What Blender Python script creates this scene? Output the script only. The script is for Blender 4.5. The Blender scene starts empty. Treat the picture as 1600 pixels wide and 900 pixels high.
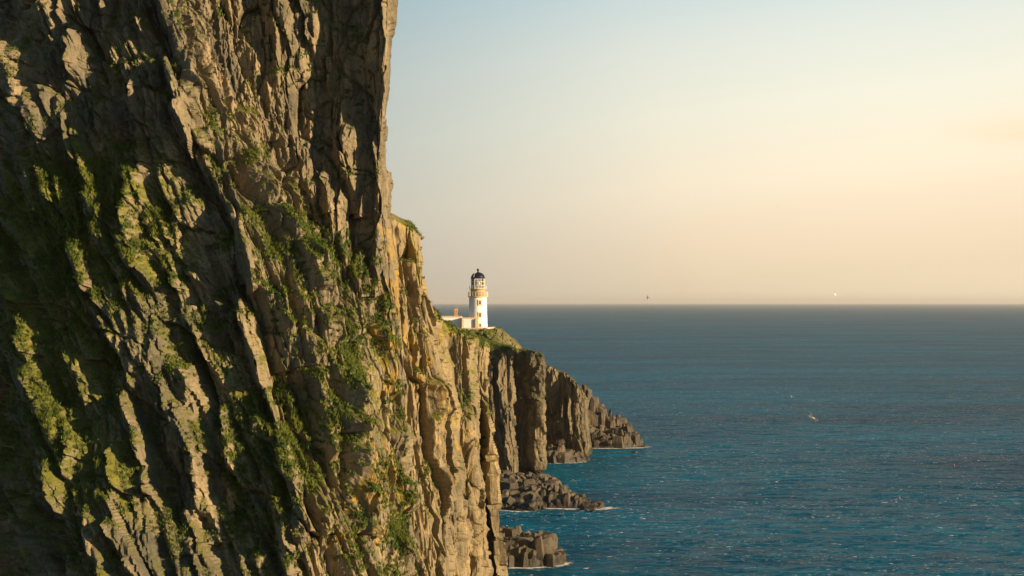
import bpy, bmesh, math, random
import numpy as np
from mathutils import Vector, Matrix

S = bpy.context.scene
COL = S.collection
R = math.radians

# ------------------------------------------------------------------ camera
CZ, F, HX, HY = 51.0, 2553.0, 800.0, 472.5        # eye height, focal length (px of a 1600 wide frame), level line
cam_d = bpy.data.cameras.new("camera"); cam = bpy.data.objects.new("camera", cam_d); COL.objects.link(cam)
cam.location = (0, 0, CZ); cam.rotation_euler = (R(90), 0, 0)
cam_d.sensor_width = 36.0; cam_d.lens = 36.0 * F / 1600.0
cam_d.shift_y = (HY - 450.0) / 1600.0
cam_d.clip_start = 1.0; cam_d.clip_end = 200000.0
S.camera = cam

# ------------------------------------------------------------------ light
SUN_AZ, SUN_EL = R(115), R(14)                     # azimuth clockwise from +Y (the view)
w = bpy.data.worlds.new("World"); S.world = w; w.use_nodes = True
nt = w.node_tree; nt.nodes.clear(); N = nt.nodes.new; L = nt.links.new
out = N('ShaderNodeOutputWorld')
sky = N('ShaderNodeTexSky'); sky.sky_type = 'NISHITA'; sky.sun_disc = False
sky.sun_elevation = SUN_EL; sky.sun_rotation = SUN_AZ; sky.air_density = 1.2; sky.dust_density = 2.0; sky.ozone_density = 3.0
bg1 = N('ShaderNodeBackground'); bg1.inputs[1].default_value = 0.05
tint = N('ShaderNodeMix'); tint.data_type = 'RGBA'; tint.blend_type = 'MULTIPLY'; tint.inputs[0].default_value = 1.0
tint.inputs[7].default_value = (0.22, 0.66, 0.80, 1)
L(sky.outputs[0], tint.inputs[6]); L(tint.outputs[2], bg1.inputs[0])
geo = N('ShaderNodeTexCoord'); sep = N('ShaderNodeSeparateXYZ'); L(geo.outputs['Generated'], sep.inputs[0])
ramp = N('ShaderNodeValToRGB'); cr = ramp.color_ramp
def lin(r, g, b):
    f = lambda c: (c/255/12.92) if c/255 <= 0.04045 else ((c/255+0.055)/1.055)**2.4
    return (f(r), f(g), f(b), 1)
cr.elements[0].position = 0.0; cr.elements[0].color = lin(222, 202, 170)
cr.elements[1].position = 1.0; cr.elements[1].color = lin(60, 110, 140)
for p, c in ((0.06, lin(229, 208, 178)), (0.15, lin(236, 221, 194)), (0.26, lin(226, 223, 204)), (0.36, lin(212, 216, 206)), (0.47, lin(184, 202, 205)), (0.7, lin(112, 160, 184))):
    e = cr.elements.new(p); e.color = c
mr = N('ShaderNodeMapRange'); mr.inputs[1].default_value = 0.0; mr.inputs[2].default_value = 0.40
# warmth towards the sun side raises the pale band a little on the right
wm = N('ShaderNodeMath'); wm.operation = 'MULTIPLY_ADD'; wm.inputs[1].default_value = -0.10; 
L(sep.outputs['X'], wm.inputs[0]); L(sep.outputs['Z'], wm.inputs[2])
nzc = N('ShaderNodeMath'); nzc.operation = 'MAXIMUM'; nzc.inputs[1].default_value = 0.0
L(wm.outputs[0], nzc.inputs[0])
L(nzc.outputs[0], mr.inputs[0]); L(mr.outputs[0], ramp.inputs[0])
# sunward glow
sd = N('ShaderNodeVectorMath'); sd.operation = 'DOT_PRODUCT'
sd.inputs[1].default_value = (math.sin(SUN_AZ)*math.cos(SUN_EL), math.cos(SUN_AZ)*math.cos(SUN_EL), math.sin(SUN_EL))
L(geo.outputs['Generated'], sd.inputs[0])
gl = N('ShaderNodeMapRange'); gl.inputs[1].default_value = -0.12; gl.inputs[2].default_value = 0.5; gl.inputs[3].default_value = 0.0; gl.inputs[4].default_value = 0.34
L(sd.outputs['Value'], gl.inputs[0])
gm = N('ShaderNodeMix'); gm.data_type = 'RGBA'; gm.blend_type = 'MIX'
L(gl.outputs[0], gm.inputs[0]); L(ramp.outputs[0], gm.inputs[6]); gm.inputs[7].default_value = lin(255, 214, 140)
# wisps of cloud: soft noise stretched along the horizon
mp = N('ShaderNodeMapping'); mp.inputs['Scale'].default_value = (14, 6, 60); mp.inputs['Rotation'].default_value = (0, R(-8), 0)
cn = N('ShaderNodeTexNoise'); cn.inputs['Scale'].default_value = 1.0; cn.inputs['Detail'].default_value = 5; cn.inputs['Distortion'].default_value = .6
L(geo.outputs['Generated'], mp.inputs[0]); L(mp.outputs[0], cn.inputs['Vector'])
wp = N('ShaderNodeMapping'); wp.inputs['Location'].default_value = (-0.325, 0, -0.100); L(geo.outputs['Generated'], wp.inputs[0])
ws = N('ShaderNodeVectorMath'); ws.operation = 'MULTIPLY'; ws.inputs[1].default_value = (11, 0, 58); L(wp.outputs[0], ws.inputs[0])
wl_ = N('ShaderNodeVectorMath'); wl_.operation = 'LENGTH'; L(ws.outputs[0], wl_.inputs[0])
wf = N('ShaderNodeMapRange'); wf.interpolation_type = 'SMOOTHSTEP'; wf.inputs[1].default_value = 0.1; wf.inputs[2].default_value = 1.0; wf.inputs[3].default_value = 1.5; wf.inputs[4].default_value = 0.0
L(wl_.outputs['Value'], wf.inputs[0])
cm0 = N('ShaderNodeMapRange'); cm0.inputs[1].default_value = 0.30; cm0.inputs[2].default_value = 0.65; cm0.inputs[4].default_value = 0.36
L(cn.outputs[0], cm0.inputs[0]); cm = N('ShaderNodeMath'); cm.operation = 'MULTIPLY'; L(cm0.outputs[0], cm.inputs[0]); L(wf.outputs[0], cm.inputs[1])
cmx = N('ShaderNodeMix'); cmx.data_type = 'RGBA'; cmx.inputs[7].default_value = lin(250, 200, 150)
L(cm.outputs[0], cmx.inputs[0]); L(gm.outputs[2], cmx.inputs[6])
bg2 = N('ShaderNodeBackground')
bk = N('ShaderNodeMapRange'); bk.inputs[1].default_value = -0.9; bk.inputs[2].default_value = -0.3; bk.inputs[3].default_value = 0.75; bk.inputs[4].default_value = 0.0
L(sd.outputs['Value'], bk.inputs[0]); bx = N('ShaderNodeMix'); bx.data_type = 'RGBA'; bx.inputs[7].default_value = lin(95, 165, 195)
L(bk.outputs[0], bx.inputs[0]); L(cmx.outputs[2], bx.inputs[6]); L(bx.outputs[2], bg2.inputs[0])
dk = N('ShaderNodeMapRange'); dk.interpolation_type = 'SMOOTHSTEP'; dk.inputs[1].default_value = -0.95; dk.inputs[2].default_value = -0.15; dk.inputs[3].default_value = 0.07; dk.inputs[4].default_value = 0.625
L(sd.outputs['Value'], dk.inputs[0]); L(dk.outputs[0], bg2.inputs[1])
ms = N('ShaderNodeMixShader'); up = N('ShaderNodeMapRange'); up.inputs[1].default_value = 0.19; up.inputs[2].default_value = 0.40
up.inputs[3].default_value = 1; up.inputs[4].default_value = 0
L(sep.outputs['Z'], up.inputs[0]); L(up.outputs[0], ms.inputs[0]); L(bg1.outputs[0], ms.inputs[1]); L(bg2.outputs[0], ms.inputs[2])
L(ms.outputs[0], out.inputs[0])

sl = bpy.data.lights.new("sun", 'SUN'); sl.energy = 5.0; sl.angle = R(0.5); sl.color = (1.0, 0.72, 0.42)
so = bpy.data.objects.new("sun", sl); COL.objects.link(so); so.location = (300, -60, 200)
so.rotation_euler = (R(90) - SUN_EL, 0, -SUN_AZ + math.pi)
sdir = Vector((math.sin(SUN_AZ)*math.cos(SUN_EL), math.cos(SUN_AZ)*math.cos(SUN_EL), math.sin(SUN_EL)))
so.rotation_euler = sdir.to_track_quat('Z', 'Y').to_euler()

S.view_settings.view_transform = 'Standard'; S.view_settings.look = 'None'
S.view_settings.exposure = 1.0; S.view_settings.gamma = 1.0
S.render.engine = 'CYCLES'
S.cycles.max_bounces = 6; S.cycles.diffuse_bounces = 1; S.cycles.volume_bounces = 0; S.cycles.use_denoising = True

rng = np.random.default_rng(7); random.seed(7)

# ------------------------------------------------------------------ helpers
def P(px, py, d):
    "world point seen at picture position (px, py) of a 1600x900 view, d metres away"
    return np.array([(px - HX) / F * d, d, CZ - (py - HY) / F * d])

def tagit(o, label=None, cat=None, group=None, kind=None):
    if label: o['label'] = label
    if cat: o['category'] = cat
    if group: o['group'] = group
    if kind: o['kind'] = kind
    return o

def link(name, me, parent=None):
    o = bpy.data.objects.new(name, me); COL.objects.link(o)
    if parent is not None: o.parent = parent
    return o

def from_bm(name, bm, m, parent=None, smooth=False):
    me = bpy.data.meshes.new(name); bmesh.ops.recalc_face_normals(bm, faces=bm.faces); bm.to_mesh(me); bm.free(); me.materials.append(m)
    if smooth: me.polygons.foreach_set('use_smooth', [True]*len(me.polygons))
    return link(name, me, parent)

def fast_mesh(name, co, faces, m, attrs=None, smooth=False):
    "co (n,3), faces (k,4) or (k,3)"
    me = bpy.data.meshes.new(name); nv, k, c = len(co), len(faces), faces.shape[1]
    me.vertices.add(nv); me.vertices.foreach_set('co', co.astype(np.float32).ravel())
    me.loops.add(k*c); me.loops.foreach_set('vertex_index', faces.astype(np.int32).ravel())
    me.polygons.add(k); me.polygons.foreach_set('loop_start', (np.arange(k)*c).astype(np.int32))
    me.polygons.foreach_set('use_smooth', np.full(k, smooth))
    me.update(calc_edges=True)
    for n, v in (attrs or {}).items():
        a = me.attributes.new(n, 'FLOAT', 'POINT'); a.data.foreach_set('value', v.astype(np.float32).ravel())
    me.materials.append(m)
    return me

TAB = rng.random((8, 512, 512))
def hsh(i, j, k, seed):
    return TAB[k, (i + seed*37) % 512, (j + seed*91 + k*13) % 512]

def vnoise(u, v, seed=0):
    i = np.floor(u).astype(int); j = np.floor(v).astype(int); a = u - i; b = v - j
    a = a*a*(3-2*a); b = b*b*(3-2*b)
    h = lambda x, y: hsh(x, y, 0, seed)
    return ((h(i, j)*(1-a) + h(i+1, j)*a)*(1-b) + (h(i, j+1)*(1-a) + h(i+1, j+1)*a)*b)*2 - 1

def fbm(u, v, seed=0, oct=4):
    s = 0; a = 1; t = 0
    for o in range(oct):
        s = s + a*vnoise(u*2**o, v*2**o, seed+o); t += a; a *= 0.5
    return s/t

def facets(u, v, seed, gu, gv, ha=1.0):
    "broken rock: each cell of a jittered lattice is a tilted plane; returns height and distance to the crack"
    i0 = np.floor(u).astype(int); j0 = np.floor(v).astype(int)
    f1 = np.full(u.shape, 9.); f2 = np.full(u.shape, 9.); H = np.zeros(u.shape)
    for di in (-1, 0, 1):
        for dj in (-1, 0, 1):
            i = i0+di; j = j0+dj
            cu = i + 0.1 + 0.8*hsh(i, j, 1, seed); cv = j + 0.1 + 0.8*hsh(i, j, 2, seed)
            du = u-cu; dv = v-cv
            d = np.maximum(np.abs(du)+0.35*np.abs(dv), np.abs(dv)*0.8)*0.6 + 0.4*np.sqrt(du*du+dv*dv)
            h = ha*(hsh(i, j, 3, seed)*2-1) + du*gu*(hsh(i, j, 4, seed)*2-1) + dv*gv*(hsh(i, j, 5, seed)*2-1)
            m = d < f1
            f2 = np.where(m, f1, np.minimum(f2, d)); H = np.where(m, h, H); f1 = np.where(m, d, f1)
    return H, f2-f1

def spurs(u, v, seed):
    "pointed spurs: upper envelope of pyramids, continuous with sharp creases"
    i0 = np.floor(u).astype(int); j0 = np.floor(v).astype(int); H = np.full(u.shape, -9.)
    for di in (-1, 0, 1):
        for dj in (-1, 0, 1):
            i = i0+di; j = j0+dj
            cu = i + hsh(i, j, 1, seed); cv = j + hsh(i, j, 2, seed)
            du = u-cu; dv = v-cv
            r1 = hsh(i, j, 4, seed); r2 = hsh(i, j, 5, seed); r3 = hsh(i, j, 6, seed)
            sk = du + (r3-.5)*.5*dv
            h = hsh(i, j, 3, seed)*1.0 - np.where(sk > 0, sk*(.45+1.0*r1), -sk*(.9+1.8*r2)) - np.where(dv > 0, dv*(.5+.9*r3), -dv*.45)
            H = np.maximum(H, h)
    return H

def catmull(C, counts, axis):
    "resample control array along an axis"
    C = np.moveaxis(C, axis, 0); n = len(C)
    ext = np.concatenate([(2*C[0]-C[1])[None], C, (2*C[-1]-C[-2])[None]])
    o = []
    for k in range(n-1):
        m = counts[k]; t = (np.arange(m)/m)
        if k == n-2: t = np.append(t, 1.0)
        t = t.reshape((-1,)+(1,)*(C.ndim-1))
        p0, p1, p2, p3 = ext[k], ext[k+1], ext[k+2], ext[k+3]
        cr_ = 0.5*((2*p1) + (-p0+p2)*t + (2*p0-5*p1+4*p2-p3)*t*t + (-p0+3*p1-3*p2+p3)*t**3)
        ln = p1*(1-t)+p2*t
        o.append(cr_*0.55 + ln*0.45)
    return np.moveaxis(np.concatenate(o), 0, axis)

def arete(px, py, line, a, wl, wr):
    xs = np.array([p[0] for p in line], float); ys = np.array([p[1] for p in line], float)
    xc = np.interp(py, ys, xs)
    xc = xc + 3.5*vnoise(py/22.0, px/14.0+a*7, 5) + 1.5*vnoise(py/9.0, px/6.0+a*9, 6)
    dx = px-xc
    pr = np.where(dx > 0, 1-dx/wr, 1+dx/wl)
    fade = np.clip((py-ys[0]+12)/14, 0, 1)*np.clip((ys[-1]+12-py)/14, 0, 1)
    wob = 0.8+0.3*vnoise(py/30.0, px/20.0+xs[0]*.37, 4)
    return np.clip(pr, 0, 1)*fade*a*wob

def blob(px, py, x, y, rx, ry):
    return np.exp(-((px-x)/rx)**2-((py-y)/ry)**2)

SCATTER = []
def cliff(name, ctrl, ccounts, rcounts, layers, aretes=(), tufts=(), mossf=None, lichf=None, spur=None, nz=0.25, crack=None, back=False, seed=0, material=None, hold=None, leanf=None, uy=.35):
    C = np.array(ctrl, float)
    G = catmull(catmull(C, rcounts, 0), ccounts, 1)            # rows x cols x 3
    nr, nc = G.shape[:2]
    du = np.gradient(G, axis=1); dv = np.gradient(G, axis=0)
    n = np.cross(du, dv); n[..., 2] *= nz; n /= np.linalg.norm(n, axis=-1, keepdims=True)+1e-9
    if np.mean(n[..., 1]) > 0: n = -n
    U = G[..., 0] + uy*G[..., 1]; V = G[..., 2].copy()
    n = n*.55 + np.array([0, -.45, 0]); n /= np.linalg.norm(n, axis=-1, keepdims=True)
    V = V + np.broadcast_to(np.linspace(0, 1, nr)[:, None]*0.0, (nr, nc))
    px = HX + F*G[..., 0]/G[..., 1]; py = HY + F*(CZ-G[..., 2])/G[..., 1]
    D = np.zeros((nr, nc))
    wu = fbm(U*0.25, V*0.12, seed+50, 3); wv = fbm(U*0.2+9, V*0.1, seed+60, 3)
    U = U + 0.7*fbm(U/7.0, V/11.0, seed+90, 3)
    def relief(lean):
        D_ = np.zeros((nr, nc))
        for (su, sv, amp, sh, sd_) in (spur or ()):
            D_ += amp*(spurs((U + sh*(V-60)*lean + wu*su*0.22)/su, (V + wv*sv*0.22)/sv, seed+sd_)-.25)
        for li, (su, sv, amp, gu, gv, sh) in enumerate(layers):
            h, cr_ = facets((U + sh*(V-60)*lean + wu*su*0.18)/su, (V + wv*sv*0.18)/sv, seed+li*3+1, gu*su, gv*sv, amp)
            D_ += h - amp*0.7*np.clip(1-cr_/0.05, 0, 1)
        return D_
    if leanf:
        lm = np.clip(leanf(px, py), 0, 1); D = D + relief(1.0)*lm + relief(.12)*(1-lm)
    else: D = D + relief(1.0)
    for _ in range(1):
        E = np.pad(D, 1, mode='edge'); D = .64*D + .09*(E[:-2, 1:-1]+E[2:, 1:-1]+E[1:-1, :-2]+E[1:-1, 2:])
    D += 0.03*fbm(U*1.3, V*0.6, seed+80, 5)
    A_ = np.zeros((nr, nc))
    for (line, a, wl, wr) in aretes:
        A_ = np.maximum(A_, arete(px, py, line, a, wl, wr)) if a > 0 else A_
    for (line, a, wl, wr) in aretes:
        if a < 0: A_ = A_ - arete(px, py, line, -a, wl, wr)
    D += A_
    if hold is not None: D *= hold(px, py, G)
    W = G + n*D[..., None]
    # true normals for ledges
    tn = np.cross(np.gradient(W, axis=1), np.gradient(W, axis=0)); tn /= np.linalg.norm(tn, axis=-1, keepdims=True)+1e-9
    sgn = np.sign(np.sum(tn*n, axis=-1, keepdims=True)); tn *= np.where(sgn == 0, 1, sgn)
    moss = mossf(px, py, W) if mossf else np.zeros((nr, nc))
    lich = lichf(px, py, W) if lichf else np.zeros((nr, nc))
    co = W.reshape(-1, 3)
    idx = np.arange(nr*nc).reshape(nr, nc)
    fc = np.stack([idx[:-1, :-1], idx[1:, :-1], idx[1:, 1:], idx[:-1, 1:]], -1).reshape(-1, 4)
    me = fast_mesh(name, co, fc, material, {'moss': np.clip(moss, 0, 1), 'lichen': np.clip(lich, 0, 1)})
    o = link(name, me); o['kind'] = 'structure'
    if tufts: SCATTER.append((W, tn, px, py, moss, tufts))
    return o

# ------------------------------------------------------------------ materials
def newmat(name, rough=0.85):
    m = bpy.data.materials.new(name); m.use_nodes = True; b = m.node_tree.nodes['Principled BSDF']
    b.inputs['Roughness'].default_value = rough; b.inputs['Specular IOR Level'].default_value = 0.25
    return m, m.node_tree, b

def mixc(t, fac, a, b):
    x = t.nodes.new('ShaderNodeMix'); x.data_type = 'RGBA'
    for s_, v in ((0, fac), (6, a), (7, b)):
        if isinstance(v, (tuple, float, int)): x.inputs[s_].default_value = v
        else: t.links.new(v, x.inputs[s_])
    return x.outputs[2]

def noise(t, vec, scale, detail=6, rough=0.6, dist=0.0):
    n = t.nodes.new('ShaderNodeTexNoise'); n.inputs['Scale'].default_value = scale; n.inputs['Detail'].default_value = detail
    n.inputs['Roughness'].default_value = rough; n.inputs['Distortion'].default_value = dist
    if vec is not None: t.links.new(vec, n.inputs['Vector'])
    return n.outputs['Fac']

def rng_map(t, x, a, b, c=0.0, d=1.0):
    n = t.nodes.new('ShaderNodeMapRange'); t.links.new(x, n.inputs[0])
    for k, v in zip((1, 2, 3, 4), (a, b, c, d)): n.inputs[k].default_value = v
    return n.outputs[0]

def mth(t, op, a, b=None):
    n = t.nodes.new('ShaderNodeMath'); n.operation = op
    for k, v in ((0, a), (1, b)):
        if v is None: continue
        if isinstance(v, (int, float)): n.inputs[k].default_value = v
        else: t.links.new(v, n.inputs[k])
    return n.outputs[0]

def rock_mat(name, c1, c2, c3, k=1.0, bump=1.0, wet=False, attr=True):
    m, t, b = newmat(name)
    tc = t.nodes.new('ShaderNodeNewGeometry')
    mp = t.nodes.new('ShaderNodeMapping'); mp.inputs['Scale'].default_value = (1, 1, 0.45); t.links.new(tc.outputs['Position'], mp.inputs[0])
    v = mp.outputs[0]
    n1 = noise(t, v, 0.22*k, 5, 0.6, 0.4); n2 = noise(t, v, 1.6*k, 8, 0.68, 0.3); n3 = noise(t, v, 7*k, 6, 0.7)
    col = mixc(t, rng_map(t, n1, 0.35, 0.65), c1, c2)
    col = mixc(t, rng_map(t, n2, 0.48, 0.72, 0, 0.75), col, c3)
    dark = mixc(t, rng_map(t, n3, 0.30, 0.62, 0.45, 0.0), col, (c1[0]*.3, c1[1]*.3, c1[2]*.32, 1))
    # pale specks of lichen
    sp = mth(t, 'MULTIPLY', rng_map(t, noise(t, v, 11*k, 4, 0.8), 0.66, 0.72), 0.5)
    col = mixc(t, sp, dark, (0.34, 0.31, 0.25, 1))
    if attr:
        la = t.nodes.new('ShaderNodeAttribute'); la.attribute_name = 'lichen'
        ma = t.nodes.new('ShaderNodeAttribute'); ma.attribute_name = 'moss'
        ln = mth(t, 'ADD', la.outputs['Fac'], mth(t, 'MULTIPLY', mth(t, 'SUBTRACT', noise(t, v, 0.9*k, 8, 0.7, 0.5), 0.5), 2.4))
        lc = mixc(t, rng_map(t, n3, 0.4, 0.6), (0.36, 0.20, 0.035, 1), (0.30, 0.23, 0.04, 1))
        col = mixc(t, mth(t, 'MULTIPLY', rng_map(t, ln, 0.56, 0.70), 0.8), col, lc)
        up = rng_map(t, _z(t, tc.outputs['Normal']), 0.05, 0.75, -0.25, 0.85)
        mn = mth(t, 'ADD', mth(t, 'ADD', ma.outputs['Fac'], mth(t, 'MULTIPLY', mth(t, 'SUBTRACT', noise(t, v, 1.3*k, 8, 0.7, 0.5), 0.5), 1.8)), up)
        mc = mixc(t, rng_map(t, n2, 0.35, 0.65), (0.060, 0.082, 0.012, 1), (0.18, 0.17, 0.022, 1))
        col = mixc(t, mth(t, 'MULTIPLY', rng_map(t, mn, 0.72, 1.02), 0.92), col, mc)
    if wet:
        z = _z(t, tc.outputs['Position'])
        wt = rng_map(t, mth(t, 'ADD', z, mth(t, 'MULTIPLY', n2, 1.6)), 2.2, 3.6, 1.0, 0.0)
        col = mixc(t, mth(t, 'MULTIPLY', wt, 0.8), col, (0.022, 0.020, 0.016, 1))
        t.links.new(rng_map(t, wt, 0, 1, 0.85, 0.4), b.inputs['Roughness'])
    t.links.new(col, b.inputs['Base Color'])
    h = mth(t, 'ADD', mth(t, 'MULTIPLY', n2, 0.35), mth(t, 'MULTIPLY', n3, 0.16))
    mv = t.nodes.new('ShaderNodeMapping'); mv.inputs['Scale'].default_value = (1, 1, 0.25); t.links.new(tc.outputs['Position'], mv.inputs[0])
    vo = t.nodes.new('ShaderNodeTexVoronoi'); vo.inputs['Scale'].default_value = 1.7*k; t.links.new(mv.outputs[0], vo.inputs['Vector']); vo.feature = 'F1'
    h = mth(t, 'ADD', h, mth(t, 'MULTIPLY', vo.outputs['Distance'], 0.22))
    bp = t.nodes.new('ShaderNodeBump'); bp.inputs['Strength'].default_value = 0.9; bp.inputs['Distance'].default_value = 0.8*bump/k*.7
    t.links.new(h, bp.inputs['Height']); t.links.new(bp.outputs[0], b.inputs['Normal'])
    return m

def _z(t, s_):
    n = t.nodes.new('ShaderNodeSeparateXYZ'); t.links.new(s_, n.inputs[0]); return n.outputs['Z']

def plain(name, c, rough=0.6, vary=0.15, scale=2.0, bump=0.0, metal=0.0):
    m, t, b = newmat(name, rough); tc = t.nodes.new('ShaderNodeNewGeometry')
    n = noise(t, tc.outputs['Position'], scale, 6, 0.65)
    t.links.new(mixc(t, rng_map(t, n, 0.3, 0.7), tuple(x*(1-vary) for x in c)+(1,), tuple(min(1, x*(1+vary*.6)) for x in c)+(1,)), b.inputs['Base Color'])
    b.inputs['Metallic'].default_value = metal
    if bump:
        bp = t.nodes.new('ShaderNodeBump'); bp.inputs['Distance'].default_value = bump; t.links.new(n, bp.inputs['Height']); t.links.new(bp.outputs[0], b.inputs['Normal'])
    return m

M_ROCK = rock_mat('basalt_near', (0.105, 0.100, 0.074, 1), (0.33, 0.262, 0.158, 1), (0.038, 0.042, 0.036, 1), 1.0)
M_ROCK2 = rock_mat('basalt_middle', (0.145, 0.128, 0.082, 1), (0.37, 0.285, 0.155, 1), (0.06, 0.056, 0.040, 1), 0.6)
M_ROCK3 = rock_mat('basalt_far', (0.085, 0.077, 0.052, 1), (0.24, 0.192, 0.115, 1), (0.032, 0.032, 0.026, 1), 0.42, 1.1, wet=True)
M_SHORE = rock_mat('shore_rock', (0.05, 0.045, 0.033, 1), (0.15, 0.122, 0.083, 1), (0.024, 0.023, 0.019, 1), 0.8, 1.0, wet=True, attr=False)
M_WHITE = plain('white_render', (0.74, 0.735, 0.72), 0.7, 0.08, 0.7)
M_OCHRE = plain('ochre_paint', (0.50, 0.37, 0.17), 0.6, 0.12, 1.2)
M_OCHRE_L = plain('pale_ochre_paint', (0.66, 0.47, 0.24), 0.6, 0.10, 1.2)
M_BLACK = plain('black_paint', (0.012, 0.016, 0.028), 0.35, 0.2, 2.0)
M_DARKGL = plain('dark_window_glass', (0.03, 0.03, 0.03), 0.15, 0.3, 3.0)
M_IRON = plain('white_iron', (0.70, 0.68, 0.62), 0.5, 0.1, 2.0)
M_STONE = plain('terrace_stone', (0.50, 0.40, 0.31), 0.85, 0.2, 1.5, 0.05)
M_CHIM = plain('chimney_brick', (0.42, 0.24, 0.14), 0.85, 0.3, 3.0, 0.04)
M_ROOF = plain('roof_felt', (0.35, 0.27, 0.2), 0.9, 0.15)
M_LENS = plain('lens_brass', (0.5, 0.42, 0.25), 0.25, 0.2, 3.0, 0, 0.6)
M_FEATH = plain('white_feathers', (0.80, 0.78, 0.74), 0.8, 0.06)
M_FEATHG = plain('grey_feathers', (0.42, 0.42, 0.42), 0.8, 0.1)
M_FEATHB = plain('black_feathers', (0.03, 0.03, 0.03), 0.7, 0.1)
M_BEAK = plain('yellow_beak', (0.7, 0.45, 0.06), 0.5, 0.05)
M_PINK = plain('pink_float', (0.50, 0.16, 0.15), 0.45, 0.1)
def glass_mat():
    m = bpy.data.materials.new('lantern_glass'); m.use_nodes = True; t = m.node_tree; t.nodes.clear()
    o = t.nodes.new('ShaderNodeOutputMaterial'); g = t.nodes.new('ShaderNodeBsdfGlossy'); g.inputs['Roughness'].default_value = 0.05
    tr = t.nodes.new('ShaderNodeBsdfTransparent'); tr.inputs[0].default_value = (0.93, 0.95, 0.93, 1)
    fr = t.nodes.new('ShaderNodeFresnel'); fr.inputs[0].default_value = 1.5
    mx = t.nodes.new('ShaderNodeMixShader'); t.links.new(rng_map(t, fr.outputs[0], 0, 1, 0.06, 0.9), mx.inputs[0])
    t.links.new(tr.outputs[0], mx.inputs[1]); t.links.new(g.outputs[0], mx.inputs[2]); t.links.new(mx.outputs[0], o.inputs[0])
    return m
M_GLASS = glass_mat()

def grass_mat(name, c1, c2, c3):
    m, t, b = newmat(name, 0.8); g = t.nodes.new('ShaderNodeNewGeometry')
    n = noise(t, g.outputs['Position'], 0.5, 5); n2 = noise(t, g.outputs['Position'], 6.0, 3)
    c = mixc(t, rng_map(t, n, 0.38, 0.62), c1, c2)
    t.links.new(mixc(t, rng_map(t, n2, 0.55, 0.7), c, c3), b.inputs['Base Color'])
    return m
M_GRASS = grass_mat('ledge_grass', (0.040, 0.080, 0.012, 1), (0.10, 0.125, 0.016, 1), (0.20, 0.17, 0.04, 1))

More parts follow.
